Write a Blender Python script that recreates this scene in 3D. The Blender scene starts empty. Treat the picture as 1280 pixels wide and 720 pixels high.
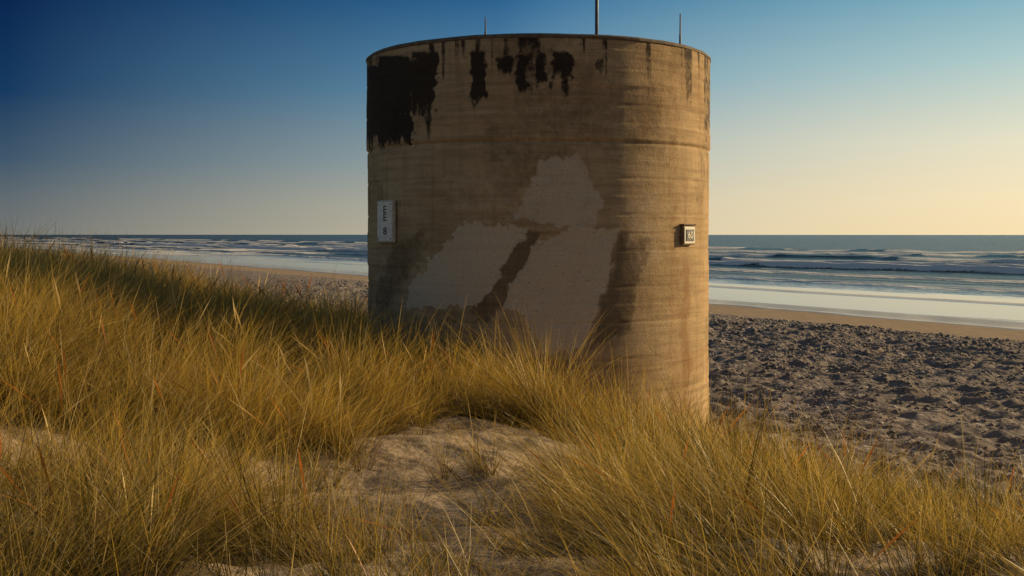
import bpy, math, numpy as np
from mathutils import Vector, Matrix
rng=np.random.default_rng(7)
sc=bpy.context.scene
F=1457.0; EYE=6.0
NX,NY=0.866,0.5
SUN_AZ=math.radians(66); SUN_EL=math.radians(16.5)
TX,TY,TR=0.46,20.8,3.0

# ---------------- helpers ----------------
def sstep(a,b,x):
    t=np.clip((x-a)/(b-a),0,1); return t*t*(3-2*t)
_perm=rng.random((512,512))
def vnoise(x,y,seed=0):
    x=np.asarray(x,float)+seed*37.17; y=np.asarray(y,float)+seed*91.7
    xi=np.floor(x).astype(np.int64); yi=np.floor(y).astype(np.int64)
    fx=x-xi; fy=y-yi; fx=fx*fx*(3-2*fx); fy=fy*fy*(3-2*fy)
    a=_perm[xi%512,yi%512]; b=_perm[(xi+1)%512,yi%512]
    c=_perm[xi%512,(yi+1)%512]; d=_perm[(xi+1)%512,(yi+1)%512]
    return (a*(1-fx)+b*fx)*(1-fy)+(c*(1-fx)+d*fx)*fy
def fbm(x,y,o=4,seed=0):
    s=0;a=.5;t=0
    for i in range(o):
        s=s+a*vnoise(x,y,seed+i*3);t+=a;a*=.5;x=x*2.03;y=y*2.03
    return s/t
def make_mesh(name,verts,loops,starts,totals,mat,smooth=False,attrs=None,link=True):
    me=bpy.data.meshes.new(name)
    me.vertices.add(len(verts)); me.vertices.foreach_set('co',np.ascontiguousarray(verts,dtype=np.float32).ravel())
    me.loops.add(len(loops)); me.loops.foreach_set('vertex_index',np.ascontiguousarray(loops,dtype=np.int32))
    me.polygons.add(len(starts)); me.polygons.foreach_set('loop_start',np.ascontiguousarray(starts,dtype=np.int32))
    me.polygons.foreach_set('loop_total',np.ascontiguousarray(totals,dtype=np.int32))
    me.polygons.foreach_set('use_smooth',np.full(len(starts),smooth))
    me.update(calc_edges=True)
    if attrs:
        for k,v in attrs.items():
            if v.ndim==1:
                a=me.attributes.new(k,'FLOAT','POINT'); a.data.foreach_set('value',v.astype(np.float32))
            else:
                a=me.attributes.new(k,'FLOAT_COLOR','POINT'); a.data.foreach_set('color',v.astype(np.float32).ravel())
    me.materials.append(mat)
    ob=bpy.data.objects.new(name,me)
    if link: sc.collection.objects.link(ob)
    return ob
def grid_faces(nu,nv,closed=False):
    i=np.arange(nu if closed else nu-1); j=np.arange(nv-1)
    I,J=np.meshgrid(i,j,indexing='ij'); I2=(I+1)%nu
    q=np.stack([I*nv+J,I2*nv+J,I2*nv+J+1,I*nv+J+1],-1).reshape(-1,4)
    return q.ravel(),np.arange(len(q))*4,np.full(len(q),4)

class NT:
    def __init__(s,tree): s.t=tree; s.n=tree.nodes; s.l=tree.links
    def new(s,typ,**kw):
        n=s.n.new(typ)
        for k,v in kw.items(): setattr(n,k,v)
        return n
    def link(s,a,b): s.l.new(a,b)
    def math(s,op,a,b=None,c=None,clamp=False):
        n=s.n.new('ShaderNodeMath'); n.operation=op; n.use_clamp=clamp
        for i,v in enumerate((a,b,c)):
            if v is None: continue
            if isinstance(v,(int,float)): n.inputs[i].default_value=v
            else: s.l.new(v,n.inputs[i])
        return n.outputs[0]
    def mix(s,f,a,b,mode='MIX'):
        n=s.n.new('ShaderNodeMix'); n.data_type='RGBA'; n.blend_type=mode
        for key,v in ((0,f),(6,a),(7,b)):
            if isinstance(v,(int,float)): n.inputs[key].default_value=v
            elif isinstance(v,tuple): n.inputs[key].default_value=(*v,1) if len(v)==3 else v
            else: s.l.new(v,n.inputs[key])
        return n.outputs[2]
    def rng(s,v,a,b,c=0.,d=1.,smooth=True):
        n=s.n.new('ShaderNodeMapRange'); n.interpolation_type='SMOOTHSTEP' if smooth else 'LINEAR'
        s.l.new(v,n.inputs[0])
        for i,k in enumerate((a,b,c,d)): n.inputs[i+1].default_value=k
        return n.outputs[0]
    def noise(s,vec,scale,detail=4,rough=.55,dist=0):
        n=s.n.new('ShaderNodeTexNoise'); n.inputs['Scale'].default_value=scale; n.inputs['Detail'].default_value=detail
        n.inputs['Roughness'].default_value=rough; n.inputs['Distortion'].default_value=dist
        if vec is not None: s.l.new(vec,n.inputs['Vector'])
        return n.outputs[0]
    def ramp(s,v,stops):
        n=s.n.new('ShaderNodeValToRGB'); cr=n.color_ramp
        while len(cr.elements)<len(stops): cr.elements.new(.5)
        for e,(p,c) in zip(cr.elements,stops): e.position=p; e.color=(*c,1)
        s.l.new(v,n.inputs[0]); return n.outputs[0]
    def scalev(s,vec,v):
        n=s.n.new('ShaderNodeVectorMath'); n.operation='MULTIPLY'; s.l.new(vec,n.inputs[0]); n.inputs[1].default_value=v
        return n.outputs[0]
    def dot(s,vec,v):
        n=s.n.new('ShaderNodeVectorMath'); n.operation='DOT_PRODUCT'; s.l.new(vec,n.inputs[0]); n.inputs[1].default_value=v
        return n.outputs['Value']
    def bump(s,h,strength,dist,normal=None):
        n=s.n.new('ShaderNodeBump'); n.inputs['Strength'].default_value=strength; n.inputs['Distance'].default_value=dist
        s.l.new(h,n.inputs['Height'])
        if normal is not None: s.l.new(normal,n.inputs['Normal'])
        return n.outputs[0]
    def attr(s,name,out='Fac'):
        n=s.n.new('ShaderNodeAttribute'); n.attribute_name=name; return n.outputs[out]
def mat_new(name):
    m=bpy.data.materials.new(name); m.use_nodes=True
    nt=NT(m.node_tree); b=m.node_tree.nodes['Principled BSDF']; return m,nt,b
def simple(name,col,rough=.6,metal=0,var=.25,scale=12):
    m,nt,b=mat_new(name)
    tc=nt.new('ShaderNodeTexCoord'); n=nt.noise(tc.outputs['Object'],scale,5)
    c=nt.mix(nt.rng(n,.3,.7),tuple(x*(1-var) for x in col),tuple(min(1,x*(1+var)) for x in col))
    nt.link(c,b.inputs['Base Color']); b.inputs['Roughness'].default_value=rough; b.inputs['Metallic'].default_value=metal
    nt.link(nt.bump(n,.15,.01),b.inputs['Normal'])
    return m
def L(r,g,b_):
    f=lambda c:((c/255+.055)/1.055)**2.4 if c>10 else c/255/12.92
    return (f(r),f(g),f(b_))

# ---------------- world ----------------
w=bpy.data.worlds.new("World"); sc.world=w; w.use_nodes=True
nt=NT(w.node_tree); bg=w.node_tree.nodes['Background']; STR=.062
sky=nt.new('ShaderNodeTexSky',sky_type='NISHITA'); sky.sun_disc=False
sky.sun_elevation=SUN_EL; sky.sun_rotation=SUN_AZ; sky.air_density=1.0; sky.dust_density=1.5; sky.ozone_density=1.5
tc=nt.new('ShaderNodeTexCoord'); D=tc.outputs['Generated']
sp=nt.new('ShaderNodeSeparateXYZ'); nt.link(D,sp.inputs[0])
hn=nt.new('ShaderNodeVectorMath',operation='NORMALIZE'); nt.link(nt.scalev(D,(1,1,0)),hn.inputs[0])
az=nt.math('ADD',nt.dot(hn.outputs[0],(math.sin(math.radians(54)),math.cos(math.radians(54)),0)),0)
el=nt.math('MULTIPLY',sp.outputs[2],4.0,clamp=True)   # 0..~14.5deg
cold=nt.ramp(el,[(0,L(116,118,114)),(.10,L(100,109,113)),(.24,L(64,88,108)),(.45,L(22,58,96)),(.8,L(4,30,74)),(1,L(3,24,64))])
mid=nt.ramp(el,[(0,L(200,190,165)),(.10,L(190,186,166)),(.25,L(158,173,172)),(.5,L(98,145,172)),(.8,L(42,100,148)),(1,L(30,84,134))])
warm=nt.ramp(el,[(0,L(250,226,178)),(.12,L(250,230,188)),(.3,L(234,228,200)),(.55,L(178,206,204)),(.8,L(116,172,192)),(1,L(94,154,180))])
g=nt.mix(nt.rng(az,.22,.62,smooth=False),cold,mid); g=nt.mix(nt.rng(az,.58,.88,smooth=False),g,warm)
gs=nt.new('ShaderNodeVectorMath',operation='SCALE'); nt.link(g,gs.inputs[0]); gs.inputs['Scale'].default_value=1/STR
fade=nt.math('MULTIPLY',nt.rng(sp.outputs[2],.22,.55,1,0),nt.rng(az,-.5,.15))
fin=nt.mix(fade,sky.outputs[0],gs.outputs[0])
nt.link(fin,bg.inputs[0]); bg.inputs[1].default_value=STR

# ---------------- sun ----------------
sd=bpy.data.lights.new('sun','SUN'); sd.energy=5.0; sd.angle=math.radians(.6); sd.color=(1,.74,.38)
so=bpy.data.objects.new('sun',sd); sc.collection.objects.link(so)
dirv=Vector((math.sin(SUN_AZ)*math.cos(SUN_EL),math.cos(SUN_AZ)*math.cos(SUN_EL),math.sin(SUN_EL)))
so.rotation_euler=dirv.to_track_quat('Z','Y').to_euler(); so.location=(30,20,20)

# ---------------- terrain height ----------------
cx=np.array([-30,-14,-8,-4.8,-2.2,0,2.3,4.5,8,14,20.])
cy=np.array([-12,0,6,9,12,15,18,24,32,45.])
T=np.array([
[4.9,4.6,4.5,4.4,4.4,4.35,4.3,4.2,3.8,3.0,2.2],
[4.9,4.6,4.5,4.4,4.4,4.35,4.3,4.2,3.8,3.0,2.2],
[5.0,4.7,4.5,4.3,4.15,4.1,4.10,3.90,3.3,2.5,1.9],
[5.1,4.9,4.7,4.35,3.75,3.62,3.60,3.22,2.65,2.0,1.8],
[5.2,5.1,4.88,4.38,3.70,3.48,3.18,2.68,2.12,1.8,1.75],
[5.2,5.2,5.02,4.46,3.80,3.44,2.86,2.28,1.9,1.75,1.7],
[5.2,5.25,5.05,4.46,3.80,3.22,2.48,1.98,1.78,1.7,1.7],
[5.0,4.95,4.6,4.1,3.5,2.9,2.2,1.8,1.7,1.7,1.7],
[4.2,3.8,3.2,2.6,2.2,1.9,1.7,1.7,1.7,1.7,1.7],
[1.8,1.8,1.7,1.7,1.7,1.7,1.7,1.7,1.7,1.7,1.7]])
def cub(p0,p1,p2,p3,t):
    return .5*((2*p1)+(-p0+p2)*t+(2*p0-5*p1+4*p2-p3)*t*t+(-p0+3*p1-3*p2+p3)*t**3)
def table(x,y):
    u=np.interp(x,cx,np.arange(len(cx))); v=np.interp(y,cy,np.arange(len(cy)))
    ui=np.clip(np.floor(u).astype(int),0,len(cx)-2); vi=np.clip(np.floor(v).astype(int),0,len(cy)-2)
    fu=u-ui; fv=v-vi; rows=[]
    for k in (-1,0,1,2):
        r=np.clip(vi+k,0,len(cy)-1)
        p=[T[r,np.clip(ui+m,0,len(cx)-1)] for m in (-1,0,1,2)]
        rows.append(cub(*p,fu))
    return cub(*rows,fv)
def sval(x,y): return NX*x+NY*y
def beach(x,y):
    s=sval(x,y)
    return np.interp(s,[-1e5,20,38,48,56,70,85,110,1e6],[1.7,1.7,1.6,1.05,.6,0.0,-.5,-2.5,-2.5])
def height(x,y,detail=True):
    b=beach(x,y); t=table(x,y)
    d=np.clip(t-1.7,0,None)
    s=sval(x,y); far=3.2*sstep(-4,-24,s)*sstep(25,50,np.hypot(x,y))*(.5+fbm(x/30,y/30,3,5))
    dm=sstep(0.02,.6,d+far)
    z=b+np.maximum(d,far)
    if detail:
        z=z+dm*(.42*(fbm(x/2.2,y/2.2,3,1)-.5)+.26*(fbm(x/.6,y/.6,3,2)-.5))
        sh=(1-dm)*sstep(49,43,s)
        z=z+sh*(.30*(fbm(x/3,y/3,2,11)-.5)+.24*(vnoise(x/.55+.3*np.sin(y),y/.42,12)-.5)+.10*(vnoise(x/.2,y/.2,13)-.5))
    return z,dm
def axis(lo,hi,step,far,g=1.06):
    c=list(np.arange(lo,hi+1e-6,step)); st=step; v=hi
    while v<far: st*=g; v+=st; c.append(v)
    st=step; v=lo; pre=[]
    while v>-far: st*=g; v-=st; pre.append(v)
    return np.array(pre[::-1]+c)
ax=axis(-16,25,.11,20000); ay=axis(3,58,.11,20000)
X,Y=np.meshgrid(ax,ay,indexing='ij')
Z,DM=height(X,Y)

def bare(x,y):
    wx=x+.54*(fbm(x/.9,y/.9,3,201)-.5)*2; wy=y+1.6*(fbm(x/1.1,y/1.1,3,202)-.5)
    e=lambda a,b,c,d:sstep(1.2,.7,np.hypot((wx-a)/c,(wy-b)/d))
    m=np.maximum.reduce([e(-.3,12.6,1.5,2.7),e(-.8,9.7,1.25,1.9),.9*e(-.5,7.7,.95,1.2),.95*e(4.2,11.2,1.1,2.2),
        .75*e(-1.8,6.7,.6,.45),.9*e(2.7,7.2,1.4,.9),.9*e(4.2,9.0,1.0,1.2),.8*e(.3,6.0,.7,.5),.85*e(-2.6,10.4,.5,1.1),.65*e(1.6,9.4,.5,.8),.75*e(2.4,5.6,.7,.5),
        .6*e(-4.4,9.5,.4,.6),.5*e(-3.9,13.5,.5,.6),.75*e(-1.3,15.6,.5,.4)])
    return m
def gdens(x,y):
    n=fbm(x/.8,y/.8,3,21); n2=fbm(x/3.0,y/3.0,2,25)
    d=.80+(n-.5)*2.4+(n2-.5)*.9-.12*sstep(9,5,y)+.14*sstep(-1,-4,x)
    d=np.clip(d,0.10,1)*(1-.93*bare(x,y))
    _,dm=height(x,y,False)
    return np.clip(d*sstep(.35,1,dm),0,1)
inner=(np.abs(X)<60)&(Y>-30)&(Y<70)
LIT=np.zeros_like(X); LIT[inner]=gdens(X[inner],Y[inner]); LIT[~inner]=DM[~inner]*.8

# ground material
gm,nt,b=mat_new('ground_sand_and_shingle')
geo=nt.new('ShaderNodeNewGeometry'); P=geo.outputs['Position']
s=nt.dot(P,(NX,NY,0)); wob=nt.noise(P,.07,3); wob2=nt.noise(P,.35,3)
sw=nt.math('ADD',s,nt.math('MULTIPLY',nt.math('SUBTRACT',wob,.5),10)); sw=nt.math('ADD',sw,nt.math('MULTIPLY',nt.math('SUBTRACT',wob2,.5),5))
dune=nt.attr('dune'); lit=nt.attr('litter')
n1=nt.noise(P,1.2,5); n2=nt.noise(P,9,6,.65); n3=nt.noise(P,45,3,.7)
dsand=nt.mix(nt.rng(n1,.3,.7),(.38,.285,.19),(.52,.40,.28))
dsand=nt.mix(nt.rng(n2,.47,.70),dsand,(.22,.155,.10))
stk=nt.noise(nt.scalev(P,(14,60,14)),1.0,4,.7,1.5)
dsand=nt.mix(nt.rng(stk,.60,.68,0,.6),dsand,(.11,.07,.035))
litc=nt.mix(nt.rng(n2,.35,.65),(.04,.028,.012),(.15,.105,.042))
litm=nt.math('MULTIPLY',nt.rng(nt.math('ADD',lit,nt.math('MULTIPLY',nt.math('SUBTRACT',n2,.5),.9)),.25,.8),.88)
dcol=nt.mix(litm,dsand,litc)
vor=nt.new('ShaderNodeTexVoronoi',feature='F1'); vor.inputs['Scale'].default_value=5; vor.inputs['Randomness'].default_value=1
nt.link(P,vor.inputs['Vector'])
sep=nt.new('ShaderNodeSeparateColor'); nt.link(vor.outputs['Color'],sep.inputs[0])
shc=nt.mix(sep.outputs[0],(.21,.17,.145),(.37,.305,.265))
shc=nt.mix(nt.rng(sep.outputs[1],.86,.92),shc,(.52,.45,.40))
shc=nt.mix(nt.rng(vor.outputs['Distance'],.1,.5,0.,.4),shc,(.13,.10,.085))
shc=nt.mix(nt.rng(wob2,.45,.65,0,.5),shc,(.28,.21,.16))
bsand=nt.mix(nt.rng(n1,.3,.7),(.32,.225,.14),(.41,.295,.19))
wet=nt.rng(nt.math('ADD',s,nt.math('MULTIPLY',nt.math('SUBTRACT',wob,.5),8)),58,62)
bsand=nt.mix(wet,bsand,(.11,.085,.065))
shm=nt.rng(sw,48,45)
bc=nt.mix(shm,bsand,shc)
col=nt.mix(nt.rng(dune,.15,.5),bc,dcol)
nt.link(col,b.inputs['Base Color'])
rg=nt.math('SUBTRACT',.95,nt.math('MULTIPLY',wet,.89)); nt.link(rg,b.inputs['Roughness'])
nt.link(nt.math('ADD',.3,nt.math('MULTIPLY',wet,.7)),b.inputs['Specular IOR Level'])
hs=nt.math('MULTIPLY',nt.math('SUBTRACT',1,vor.outputs['Distance']),nt.math('MULTIPLY',shm,nt.math('SUBTRACT',1,dune)))
lump=nt.noise(P,2.6,2,.5); hs=nt.math('ADD',nt.math('MULTIPLY',hs,.7),nt.math('MULTIPLY',nt.math('MULTIPLY',lump,shm),2.6))
dry=nt.math('SUBTRACT',1,wet)
ht=nt.math('ADD',hs,nt.math('MULTIPLY',dry,nt.math('ADD',nt.math('MULTIPLY',n2,.7),nt.math('MULTIPLY',n3,.2))))
nt.link(nt.bump(ht,1.0,.08),b.inputs['Normal'])
l,st,to=grid_faces(len(ax),len(ay))
ground=make_mesh('ground',np.stack([X,Y,Z],-1).reshape(-1,3),l,st,to,gm,True,{'dune':DM.ravel(),'litter':LIT.ravel()})

# ---------------- sea ----------------
sa=np.concatenate([np.arange(52,270,.5),270+np.cumsum(.55*1.035**np.arange(1,190))])
ta=np.concatenate([-(60+np.cumsum(1.2*1.06**np.arange(1,120)))[::-1],np.arange(-60,260,1.2),260+np.cumsum(1.2*1.03**np.arange(1,215))])
S,TT=np.meshgrid(sa,ta,indexing='ij')
zw=np.zeros_like(S); foam=np.zeros_like(S)
brk=[(90,.10,1.0,.7),(108,.25,1.8,.8),(126,.35,2.4,.7),(152,1.1,3.2,.95),(174,.9,3.8,.8),(208,.9,4.5,.6),(258,.8,6,.5),(320,.8,7,.4)]
for i,(s0,h,wd,fr) in enumerate(brk):
    c=s0+7*(fbm(TT/70,TT*0+i*9.3,3,30+i)-.5)*2+1.5*(vnoise(TT/9,TT*0+i*5.1,40+i)-.5)
    amp=sstep(.30,.60,fbm(TT/60,TT*0+i*3.7,3,50+i)+.2*fr)
    x=(S-c)/wd
    prof=np.where(x<0,np.exp(-(x/.5)**2),np.exp(-(x/1.6)**2))
    zw+=h*amp*prof*(.8+.4*vnoise(TT/4,S/4,8))
    f=np.where(x<0,np.exp(-(x/.75)**2),np.exp(-(x/.4)**2))
    br=sstep(.40,.54,fbm(TT/22,TT*0+i*7.7,3,70+i)+.2*(fr-.3))*(.6+.7*fbm(TT/3,S/1.5,3,85+i))
    foam=np.maximum(foam,1.2*f*br)
    trail=np.exp(-((x+1.8)/1.2)**2)*.55*br*fr
    foam=np.maximum(foam,trail*fbm(S/1.2,TT/5,3,90+i)*1.6)
foam=np.maximum(foam,.85*sstep(200,420,TT)*sstep(250,170,S)*sstep(.46,.57,fbm(S/6,TT/40,3,108)))
edge=70+3*(fbm(TT/22,TT*0,3,99)-.5)*2
foam=np.maximum(foam,.95*np.exp(-((S-edge)/.7)**2))
foam=np.maximum(foam,.45*sstep(84,71,S)*fbm(S/1.2,TT/6,4,101)*1.2)
zw+=.12*(fbm(S/5,TT/14,3,110)-.5)*sstep(100,118,S)*sstep(1200,400,S)
XS=NX*S-NY*TT; YS=NY*S+NX*TT
sm,nt,b=mat_new('sea_water')
geo=nt.new('ShaderNodeNewGeometry'); P=geo.outputs['Position']
mp=nt.new('ShaderNodeMapping',vector_type='TEXTURE'); mp.inputs['Rotation'].default_value=(0,0,math.radians(30)); mp.inputs['Scale'].default_value=(1,3,1)
nt.link(P,mp.inputs['Vector'])
w1=nt.noise(mp.outputs[0],.12,5,.6); w2=nt.noise(mp.outputs[0],.9,5,.65); fn=nt.noise(P,1.6,6,.7)
fo=nt.attr('foam'); s=nt.dot(P,(NX,NY,0)); near=nt.rng(nt.math('ADD',s,nt.math('MULTIPLY',w1,20)),132,104)
fm=nt.rng(nt.math('ADD',fo,nt.math('MULTIPLY',nt.math('SUBTRACT',fn,.5),.8)),.45,.65)
wc=nt.mix(nt.rng(w1,.35,.65),(.026,.045,.033),(.046,.074,.054))
nt.link(nt.mix(fm,wc,(.84,.81,.75)),b.inputs['Base Color'])
nt.link(nt.math('ADD',nt.math('SUBTRACT',.26,nt.math('MULTIPLY',near,.22)),nt.math('MULTIPLY',fm,.5)),b.inputs['Roughness'])
b.inputs['IOR'].default_value=1.33
nt.link(nt.math('ADD',.28,nt.math('MULTIPLY',near,.72)),b.inputs['Specular IOR Level'])
hh=nt.math('ADD',nt.math('MULTIPLY',w1,2.2),nt.math('MULTIPLY',w2,.35))
hh=nt.math('MULTIPLY',hh,nt.math('SUBTRACT',1,nt.math('MULTIPLY',near,.99)))
nt.link(nt.bump(hh,1.0,1.0),b.inputs['Normal'])
l,st,to=grid_faces(len(sa),len(ta))
sea=make_mesh('sea',np.stack([XS,YS,zw],-1).reshape(-1,3),l,st,to,sm,True,{'foam':foam.ravel()})

# ---------------- shingle stones ----------------
ico_v=[];ph=(1+5**.5)/2
for a_,b_ in ((-1,ph),(1,ph),(-1,-ph),(1,-ph)): ico_v.append((a_,b_,0))
for a_,b_ in ((-1,ph),(1,ph),(-1,-ph),(1,-ph)): ico_v.append((0,a_,b_))
for a_,b_ in ((ph,-1),(ph,1),(-ph,-1),(-ph,1)): ico_v.append((a_,0,b_))
ico_v=np.array(ico_v)/math.hypot(1,ph)
ico_f=np.array([(0,11,5),(0,5,1),(0,1,7),(0,7,10),(0,10,11),(1,5,9),(5,11,4),(11,10,2),(10,7,6),(7,1,8),(3,9,4),(3,4,2),(3,2,6),(3,6,8),(3,8,9),(4,9,5),(2,4,11),(6,2,10),(8,6,7),(9,8,1)])
def scatter(n,ylo,yhi,k0,k1):
    y=np.sqrt(rng.random(n)*(yhi**2-ylo**2)+ylo**2); x=y*(k0+(k1-k0)*rng.random(n)); return x,y
xa,ya=scatter(50000,14,66,.06,.62); xb,yb=scatter(9000,36,110,-.5,-.08)
xs=np.concatenate([xa,xb]); ys=np.concatenate([ya,yb])
zz,dm=height(xs,ys); ss=sval(xs,ys)
keep=(dm<.6)&(ss<46+4*(fbm(xs/8,ys/8,2,77)-.5))&(fbm(xs/1.2,ys/1.2,2,78)+rng.random(len(xs))*.5>.72)
xs,ys,zz=xs[keep],ys[keep],zz[keep]; n=len(xs)
sz=(.014+.05*rng.random(n)**2.5)*(1+np.clip((ys-28)/40,0,1))
V=ico_v[None]*(1+.35*(rng.random((n,12,1))-.5))
V=V*np.stack([sz*(.8+.7*rng.random(n)),sz*(.8+.5*rng.random(n)),sz*(.45+.3*rng.random(n))],-1)[:,None,:]
an=rng.random(n)*6.283; ca,sn=np.cos(an)[:,None],np.sin(an)[:,None]
V=np.stack([V[...,0]*ca-V[...,1]*sn+xs[:,None],V[...,0]*sn+V[...,1]*ca+ys[:,None],V[...,2]+zz[:,None]+sz[:,None]*.15],-1)
Fc=(ico_f[None]+np.arange(n)[:,None,None]*12).reshape(-1)
tone=np.repeat(rng.random(n),12)
stm,nt,b=mat_new('beach_stone')
tn=nt.attr('tone')
c=nt.mix(tn,(.11,.09,.08),(.32,.27,.235)); c=nt.mix(nt.rng(tn,.90,.95),c,(.50,.44,.39))
nt.link(c,b.inputs['Base Color']); b.inputs['Roughness'].default_value=.8
make_mesh('shingle',V.reshape(-1,3),Fc,np.arange(n*20)*3,np.full(n*20,3),stm,True,{'tone':tone})

# ---------------- grass ----------------
def tufts(n,ylo,yhi,k):
    y=np.sqrt(rng.random(n)*(yhi**2-ylo**2)+ylo**2); x=y*(2*rng.random(n)-1)*k; return x,y
x,y=tufts(24000,4.4,27,.6)
d=gdens(x,y); keep=rng.random(len(x))<d**1.8*.9
keep&=~(np.hypot(x-TX,y-TY)<TR+.08)
x,y,d=x[keep],y[keep],d[keep]
ex=[]
def clump(cx_,cy_,r,n_,hs_):
    for _ in range(n_):
        a=rng.random()*6.28; q=r*math.sqrt(rng.random()); ex.append((cx_+q*math.cos(a),cy_+q*math.sin(a),hs_*(.75+.4*rng.random())))
clump(.55,15.6,.3,24,1.75); clump(.1,16.6,.5,14,1.3); clump(2.4,16.2,.45,18,1.15); clump(1.5,15.4,.55,20,1.45); clump(-.6,16.8,.5,14,1.3)
clump(5.0,13.2,.45,40,.95); clump(5.7,13.4,.45,40,.95); clump(6.3,13.0,.4,28,.85); clump(3.4,15.0,.35,14,.9); clump(-1.6,17.0,.5,16,1.4); clump(2.2,12.5,.55,26,1.15)
clump(1.4,11.0,.5,18,1.1); clump(2.6,10.3,.4,18,1.05); clump(2.7,13.8,.5,18,1.0); clump(-.3,11.4,.15,4,.9); clump(-2.6,17.4,.5,16,1.3); clump(-1.5,9.6,.2,4,.8); clump(-.2,9.2,.15,3,.8)
clump(3.9,9.6,.3,14,1.0); clump(4.0,8.0,.35,16,.95); clump(2.0,7.2,.3,12,.95); clump(-.9,7.2,.2,6,1.0); clump(.1,7.0,.15,4,1.0)
ex=np.array(ex)
nb0=len(x)
hsc=np.concatenate([np.ones(len(x)),ex[:,2]]); x=np.concatenate([x,ex[:,0]]); y=np.concatenate([y,ex[:,1]]); d=np.concatenate([d,np.ones(len(ex))])
nt_=len(x); print('tufts',nt_)
nb=rng.integers(14,40,nt_)
ti=np.repeat(np.arange(nt_),nb); N=len(ti); print('blades',N)
rs=sstep(3.0,6,x)
tl=(.42+.62*fbm(x/1.6,y/1.6,2,61)+.55*rng.random(nt_)**2.5)*hsc*(.52+.55*d)*np.interp(y,[4.5,8,12,16,18],[.72,.97,1,1,.92])*(1-.3*rs*(hsc==1))
lx=np.interp(x,[-8,-4,-1.5,0,3,8],[.30,.26,.10,-.30,-.30,-.15])+.8*(fbm(x/2.0,y/2.0,2,62)-.5)+.18*rng.standard_normal(nt_)
ly=-.05+.5*(fbm(x/3,y/3,2,63)-.5)
rad=.01+.07*rng.random(N)**.8; az=rng.random(N)*6.283
bx=x[ti]+rad*np.cos(az)*1.2; by=y[ti]+rad*np.sin(az)*1.2
Ln=tl[ti]*(.28+.9*rng.random(N))
out=rng.random(N)**1.1*.8
hx=out*np.cos(az)+lx[ti]+.18*rng.standard_normal(N); hy=out*np.sin(az)+ly[ti]+.16*rng.standard_normal(N)
droop=.25+1.5*rng.random(N)**1.5
W=(.0017+.0020*rng.random(N))*np.interp(by,[5,10,25],[.85,1.15,1.8])
tuft_t=rng.random(nt_)
tt=fbm(x/1.1,y/1.1,3,66)[ti]*.85+tuft_t[ti]*.4+rng.random(N)*.5-.40
tt=np.where(ti>=nb0,np.where((bx>4.6)&(by>12),tt*.4-.05,tt+.1),tt)
c2=.04+.96*rng.random(N)
K=460
sx,sy=tufts(K*6,5.2,24,.5); sdn=gdens(sx,sy); kk=(sdn>.3)&(np.hypot(sx-TX,sy-TY)>TR+.1)&(rng.random(len(sx))<np.where(sx<0,1,.45)); sx,sy=sx[kk][:K],sy[kk][:K]; K=len(sx)
bx=np.concatenate([bx,sx]); by=np.concatenate([by,sy]); Ln=np.concatenate([Ln,np.interp(sy,[5,9,14],[.65,.95,1.15])*(.75+.35*rng.random(K))])
hx=np.concatenate([hx,-.30+.4*rng.standard_normal(K)]); hy=np.concatenate([hy,.15*rng.standard_normal(K)])
droop=np.concatenate([droop,.3+.5*rng.random(K)]); W=np.concatenate([W,.0032*np.interp(sy,[5,25],[1,2.])])
tt=np.concatenate([tt,np.ones(K)]); c2=np.concatenate([c2,np.where(rng.random(K)<.55,0.0,.95)])
stalk=np.zeros(N+K,bool); stalk[N:]=True; N=N+K
# loose dead blades lying on the bare sand
M=12000
qx,qy=tufts(M,5,18,.5); bb=bare(qx,qy); kk=rng.random(M)<.15+.7*(bb>.3); qx,qy=qx[kk],qy[kk]; M=len(qx)
bx=np.concatenate([bx,qx]); by=np.concatenate([by,qy]); Ln=np.concatenate([Ln,.08+.24*rng.random(M)])
aq=rng.random(M)*6.283; mg=.5+2.2*rng.random(M)
hx=np.concatenate([hx,mg*np.cos(aq)]); hy=np.concatenate([hy,mg*np.sin(aq)]); droop=np.concatenate([droop,.6*rng.random(M)])
W=np.concatenate([W,np.full(M,.0022)]); tt=np.concatenate([tt,.3+.6*rng.random(M)]); c2=np.concatenate([c2,.5+.5*rng.random(M)])
stalk=np.concatenate([stalk,np.zeros(M,bool)]); N=N+M
bz,_=height(bx,by); bz-=.01
hm=np.hypot(hx,hy)+1e-6
ts=np.array([0,.3,.58,.82,1.0]); pts=[]
for t in ts:
    hz=np.clip(hm*(t+droop*t*t*.8),0,None)
    up=t*(1-.32*droop*t*np.clip(hm*1.6,0,1.6))
    nrm=np.sqrt(1+hm**2*.6)
    pts.append(np.stack([bx+Ln*hz*hx/hm/nrm,by+Ln*hz*hy/hm/nrm,bz+Ln*up/nrm],-1))
wa=rng.random(N)*3.1416; wd=np.stack([np.cos(wa),np.sin(wa)*.6,0*wa],-1)
VV=np.zeros((N,9,3),np.float32)
for k,(t,wf) in enumerate(zip(ts[:4],(1,.95,.75,.42))):
    ww=np.where(stalk,W*(.6 if k<3 else 2.6),W*wf)[:,None]
    VV[:,2*k]=pts[k]-wd*ww; VV[:,2*k+1]=pts[k]+wd*ww
VV[:,8]=pts[4]
loc=np.array([0,1,3,2, 2,3,5,4, 4,5,7,6, 6,7,8])
loops=(loc[None]+np.arange(N)[:,None]*9).ravel()
st=(np.array([0,4,8,12])[None]+np.arange(N)[:,None]*15).ravel(); tot=np.tile([4,4,4,3],N)
col=np.zeros((N,9,4),np.float32); col[...,0]=np.clip(tt,0,1)[:,None]
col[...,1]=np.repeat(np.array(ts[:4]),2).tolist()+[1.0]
col[...,2]=c2[:,None]; col[...,3]=1
grm,nt,b=mat_new('marram_grass_blade')
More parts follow.
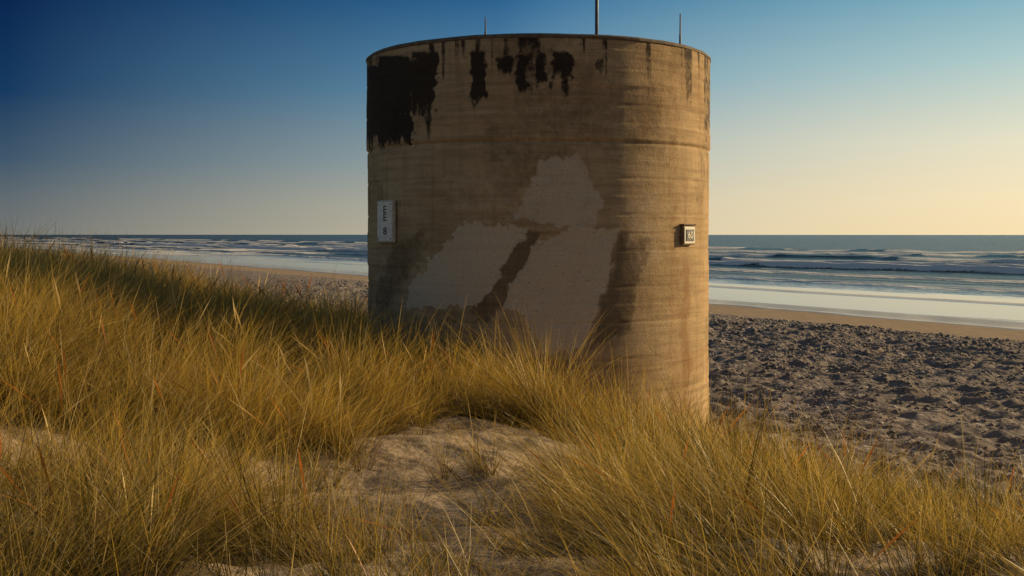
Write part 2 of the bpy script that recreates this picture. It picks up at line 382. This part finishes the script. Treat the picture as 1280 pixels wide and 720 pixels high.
ac=nt.attr('gcol','Color'); sp=nt.new('ShaderNodeSeparateColor'); nt.link(ac,sp.inputs[0])
g=nt.mix(nt.rng(sp.outputs[0],.03,.75),(.075,.068,.012),(.82,.54,.09))
g=nt.mix(nt.rng(sp.outputs[2],.84,.87),g,(.86,.64,.27))
g=nt.mix(nt.rng(sp.outputs[2],.03,.0),g,(.60,.20,.03))
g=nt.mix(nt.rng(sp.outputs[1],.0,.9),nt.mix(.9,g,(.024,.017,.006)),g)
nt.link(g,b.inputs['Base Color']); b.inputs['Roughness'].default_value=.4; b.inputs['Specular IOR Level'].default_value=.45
tr=nt.new('ShaderNodeBsdfTranslucent'); nt.link(g,tr.inputs['Color'])
mx=nt.new('ShaderNodeMixShader'); mx.inputs[0].default_value=.42
nt.link(b.outputs[0],mx.inputs[1]); nt.link(tr.outputs[0],mx.inputs[2])
nt.link(mx.outputs[0],grm.node_tree.nodes['Material Output'].inputs['Surface'])
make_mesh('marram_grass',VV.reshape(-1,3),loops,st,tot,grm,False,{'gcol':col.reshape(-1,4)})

# ---------------- tower ----------------
tower=bpy.data.objects.new('concrete_tower',None); sc.collection.objects.link(tower)
tower.location=(TX,TY,0)
def child(ob,parent=tower):
    ob.parent=parent; return ob
ZB,ZT=1.2,9.0
nu,nv=900,360
th=np.arange(nu)/nu*2*np.pi
zv=np.linspace(ZB,ZT,nv)
TH,ZV=np.meshgrid(th,zv,indexing='ij')
THs=np.where(TH>np.pi,TH-2*np.pi,TH)
R=3.035-.045*(ZV-ZB)/(ZT-ZB)
R=R+.018*sstep(7.42,7.45,ZV)
R=R-.02*np.exp(-((ZV-7.43)/.025)**2)
lift=.56
ph_=((ZV-7.43)/lift); fr=np.abs(ph_-np.round(ph_))*lift
R=R-.010*np.exp(-(fr/.018)**2)
R=R+.010*(fbm(THs*6+20,ZV*1.5,4,120)-.5)+.018*(vnoise(THs*1.2+9,np.round(ph_)*3,121)-.5)
R=R-.03*sstep(8.96,9.0,ZV)*fbm(THs*30+90,ZV*2,2,122)
vx=R*np.sin(TH); vy=-R*np.cos(TH)
U=672+212*np.sin(THs); U=np.where(np.abs(THs)<np.pi/2,U,5000+THs*100)
dep=20.8-3*np.cos(THs); Vv=293-(ZV-6)*F/dep
nz=fbm(THs*9+30,ZV*2.6,4,130); nf=fbm(THs*30+50,ZV*9,4,131)
wu=U+14*(nz-.5)+16*(nf-.5); wv=Vv+18*(fbm(THs*9+70,ZV*2.6,4,132)-.5)+14*(fbm(THs*30+11,ZV*9,3,133)-.5)
su=U+14*(nf-.5)+8*(nz-.5); sv=Vv+46*(fbm(THs*30+15,ZV*1.2,3,134)-.5)+24*(nf-.5)
def box(u0,u1,v0,v1,e=5):
    return sstep(u0-e,u0+e,su)*sstep(u1+e,u1-e,su)*sstep(v0-14,v0,Vv)*sstep(v1+16,v1-16,sv)
streak=fbm(THs*26+5,ZV*.45,3,140)
blk=np.zeros_like(U)
for (a0,a1,b0,b1,k) in [(452,500,92,180,1.1),(484,530,80,174,1.15),(518,534,84,120,.8),(531,558,74,138,.95),(538,552,120,164,.6),(596,613,74,128,.85),(597,610,74,110,1),(625,641,78,104,.75),(643,657,76,114,.75),(664,677,74,106,.7),(680,704,74,104,.85),(692,702,74,120,.7),(728,740,80,104,.5),(866,884,92,170,.5)]:
    blk=np.maximum(blk,k*box(a0,a1,b0,b1,4))
blk=np.maximum(blk,sstep(8.1,9.0,ZV)*sstep(.48,.70,streak)*.6)
blk=np.maximum(blk,.5*sstep(.56,.75,streak)*sstep(6.9,8.6,ZV))
def poly(pts,e=3):
    p=np.array(pts,float); m=np.full(U.shape,1e9)
    for i in range(len(p)):
        a=p[i]; c=p[(i+1)%len(p)]; dv=c-a; nn=np.array([-dv[1],dv[0]])/np.hypot(*dv)
        m=np.minimum(m,(wu-a[0])*nn[0]+(wv-a[1])*nn[1])
    return sstep(-e,e,m)
lt=np.zeros_like(U)
lt=np.maximum(lt,1.0*poly([(588,276),(658,284),(604,382),(516,386),(530,345)]))
lt=np.maximum(lt,1.0*poly([(664,306),(712,284),(758,290),(742,362),(622,392)]))
lt=np.maximum(lt,.95*poly([(640,378),(742,360),(716,436),(672,440)]))
lt=np.maximum(lt,.7*poly([(668,200),(708,196),(742,258),(722,290),(640,276)]))
lt=np.maximum(lt,.35*poly([(760,250),(800,240),(806,330),(770,345)]))
lt=np.maximum(lt,.35*poly([(560,220),(640,214),(640,262),(575,264)]))
lt=lt*(.7+.6*fbm(THs*7+44,ZV*2,3,155))
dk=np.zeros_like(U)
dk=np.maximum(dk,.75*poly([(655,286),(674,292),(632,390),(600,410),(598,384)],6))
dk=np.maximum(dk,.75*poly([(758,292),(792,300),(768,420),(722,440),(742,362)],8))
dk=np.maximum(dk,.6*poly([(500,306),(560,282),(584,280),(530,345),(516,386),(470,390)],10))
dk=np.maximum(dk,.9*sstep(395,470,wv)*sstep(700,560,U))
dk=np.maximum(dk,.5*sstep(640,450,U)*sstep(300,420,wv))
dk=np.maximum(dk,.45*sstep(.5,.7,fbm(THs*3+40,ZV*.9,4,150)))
deg=np.degrees(THs)
rust=sstep(.5,.72,fbm(THs*22+33,ZV*.35,3,160))*sstep(30,42,deg)*.5
rust=np.maximum(rust,.8*np.exp(-((wu-838)/9)**2)*sstep(305,330,wv))
rust=np.maximum(rust,.5*np.exp(-((wu-822)/8)**2))
row=vnoise(np.round(ph_-.5)*5.3,TH*0,170)
cm,nt,b=mat_new('weathered_concrete')
tc=nt.new('ShaderNodeTexCoord'); O=tc.outputs['Object']
n1=nt.noise(O,1.1,6,.6); n2=nt.noise(O,7,6,.7); n3=nt.noise(O,40,4,.7)
ns=nt.noise(nt.scalev(O,(5,5,.5)),1.5,5,.6); nh=nt.noise(nt.scalev(O,(.6,.6,9)),1.5,4,.6)
A=lambda k:nt.attr(k)
c=nt.mix(nt.rng(n1,.3,.7),(.46,.295,.145),(.64,.44,.24))
c=nt.mix(nt.rng(nh,.42,.66,0,.5),c,(.23,.145,.068))
c=nt.mix(nt.rng(ns,.5,.75,0,.45),c,(.21,.13,.06))
c=nt.mix(nt.math('MULTIPLY',A('row'),.3),c,(.60,.46,.28))
br=nt.math('MULTIPLY',nt.math('SUBTRACT',n2,.5),.9)
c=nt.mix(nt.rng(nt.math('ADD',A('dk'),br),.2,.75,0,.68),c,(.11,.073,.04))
c=nt.mix(nt.rng(nt.math('ADD',A('lt'),br),.2,.75,0,.7),c,(.76,.62,.45))
c=nt.mix(nt.rng(nt.math('ADD',A('rust'),br),.25,.8,0,.5),c,(.30,.14,.045))
c=nt.mix(nt.rng(nt.math('ADD',A('blk'),nt.math('MULTIPLY',br,1.2)),.22,.66,0,.94),c,(.014,.010,.009))
c=nt.mix(nt.rng(n2,.66,.74,0,.6),c,(.62,.52,.39))
vo=nt.new('ShaderNodeTexVoronoi'); vo.inputs['Scale'].default_value=9; nt.link(O,vo.inputs['Vector'])
c=nt.mix(nt.rng(vo.outputs['Distance'],.10,.05,0,.8),c,(.05,.035,.025))
c=nt.mix(nt.rng(n3,.35,.65,0,.2),c,(.10,.07,.045))
nt.link(c,b.inputs['Base Color']); b.inputs['Roughness'].default_value=.9; b.inputs['Specular IOR Level'].default_value=.2
h=nt.math('ADD',nt.math('MULTIPLY',n2,.6),nt.math('MULTIPLY',n3,.35)); h=nt.math('ADD',h,nt.math('MULTIPLY',nh,.5))
h=nt.math('SUBTRACT',h,nt.rng(vo.outputs['Distance'],.12,.03,0,.6))
nt.link(nt.bump(h,.7,.03),b.inputs['Normal'])
l,st,to=grid_faces(nu,nv,True)
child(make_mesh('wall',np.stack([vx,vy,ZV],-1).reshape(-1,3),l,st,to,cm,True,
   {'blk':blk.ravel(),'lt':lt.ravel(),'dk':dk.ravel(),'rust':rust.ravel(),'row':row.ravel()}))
def lathe(name,prof,mat,n=96,parent=tower,smooth=True,wob=0):
    prof=np.array(prof); a=np.arange(n)/n*2*np.pi
    rr=prof[None,:,0]*(1+wob*(rng.random((n,1))-.5)); v=np.stack([rr*np.sin(a)[:,None],-rr*np.cos(a)[:,None],np.broadcast_to(prof[None,:,1],(n,len(prof)))+wob*1.5*(rng.random((n,1))-.5)],-1)
    l,st,to=grid_faces(n,len(prof),True)
    o=make_mesh(name,v.reshape(-1,3),l,st,to,mat,smooth); return child(o,parent)
bit=simple('roof_bitumen',(.15,.11,.07),.85)
lathe('roof_slab',[(2.90,8.90),(3.01,8.985),(3.02,8.99),(3.02,9.02),(2.99,9.045),(2.6,9.08),(1.5,9.12),(.001,9.14)],bit,72,smooth=False,wob=.006)

metal=simple('galvanised_steel',(.12,.12,.125),.5,.6)
def rod(name,x,y,z0,z1,r,parent=tower):
    p=[(r*1.8+.02,z0),(r*1.8+.02,z0+.04),(r,z0+.06),(r,z0+(z1-z0)*.5),(r*.75,z0+(z1-z0)*.51),(r*.6,z1),(.0005,z1+.01)]
    o=lathe(name,p,metal,12,parent); o.location=(x,y,0); return o
rod('lightning_rod',-.43-TX,19-TY,9.05,9.50,.016)
rod('antenna_mast',1.44-TX,20-TY,9.08,10.9,.03)
rod('whip_antenna',2.86-TX,20-TY,9.03,9.74,.018)

# signs
def boxm(name,w_,h_,d_,mat,bev=.008):
    bpy.ops.mesh.primitive_cube_add(size=1); o=bpy.context.object; o.name=name; o.data.name=name
    o.scale=(w_,d_,h_); bpy.ops.object.transform_apply(scale=True)
    m=o.modifiers.new('b','BEVEL'); m.width=bev; m.segments=2; o.data.materials.append(mat); return o
white=simple('white_enamel',(.82,.76,.66),.45,0,.12,9); ink=simple('black_paint',(.02,.02,.02),.5); rustm=simple('rusty_steel',(.12,.06,.03),.8)
def place(name,px,py,extra=0):
    sn=(px-672)/212; a=math.asin(sn); dep=20.8-3*math.cos(a); z=6-(py-293)*F**-1*dep
    e=bpy.data.objects.new(name,None); sc.collection.objects.link(e)
    r=3.02+extra; e.location=(TX+r*math.sin(a),TY-r*math.cos(a),z); e.rotation_euler=(0,0,a); return e
def text(s_,size,mat,loc,parent,name,sx=1):
    cu=bpy.data.curves.new(name,'FONT'); cu.body=s_; cu.size=size; cu.align_x='CENTER'; cu.align_y='CENTER'; cu.extrude=.002; cu.offset=.001
    o=bpy.data.objects.new(name,cu); sc.collection.objects.link(o); cu.materials.append(mat)
    o.rotation_euler=(math.radians(90),0,0); o.location=loc; o.parent=parent; o.scale=(sx,1,1); return o
e=place('wall_sign',497,277,.02)
o=boxm('back_frame',.54,.69,.05,simple('sign_frame',(.55,.48,.38),.5)); o.parent=e; o.location=(0,0,0)
o=boxm('panel',.49,.64,.02,white,.004); o.parent=e; o.location=(0,-.032,0)
text('E',.17,ink,(.02,-.045,.19),e,'lettering_1',1.5); text('E',.17,ink,(.02,-.045,.06),e,'lettering_2',1.5); text('8',.17,ink,(.02,-.045,-.16),e,'lettering_3',1.5)
for i,(sx_,sz_) in enumerate(((-.21,.28),(.21,.28),(-.21,-.28),(.21,-.28))):
    o=boxm('bolt_%d'%(i+1),.02,.02,.012,rustm,.003); o.parent=e; o.location=(sx_,-.045,sz_)
e=place('electrical_box',839,294,.01)
o=boxm('case',.38,.31,.07,simple('box_case',(.20,.12,.06),.7),.010); o.parent=e
o=boxm('frame_plate',.34,.27,.012,white,.003); o.parent=e; o.location=(0,-.040,0)
o=boxm('dark_plate',.25,.19,.012,ink,.003); o.parent=e; o.location=(0,-.049,.0)
text('60',.16,white,(0,-.058,0),e,'lettering',1.1)
o=boxm('hood',.40,.025,.09,rustm,.006); o.parent=e; o.location=(0,-.01,.17)

# ---------------- camera ----------------
cd=bpy.data.cameras.new('camera'); cam=bpy.data.objects.new('camera',cd); sc.collection.objects.link(cam)
cd.sensor_width=36; cd.lens=F/1280*36; cd.clip_end=80000; cd.clip_start=.05
cam.location=(0,0,EYE); cam.rotation_euler=(math.radians(90)-math.atan(67/F),0,0)
sc.camera=cam
sc.view_settings.view_transform='Standard'; sc.view_settings.look='None'; sc.view_settings.exposure=0
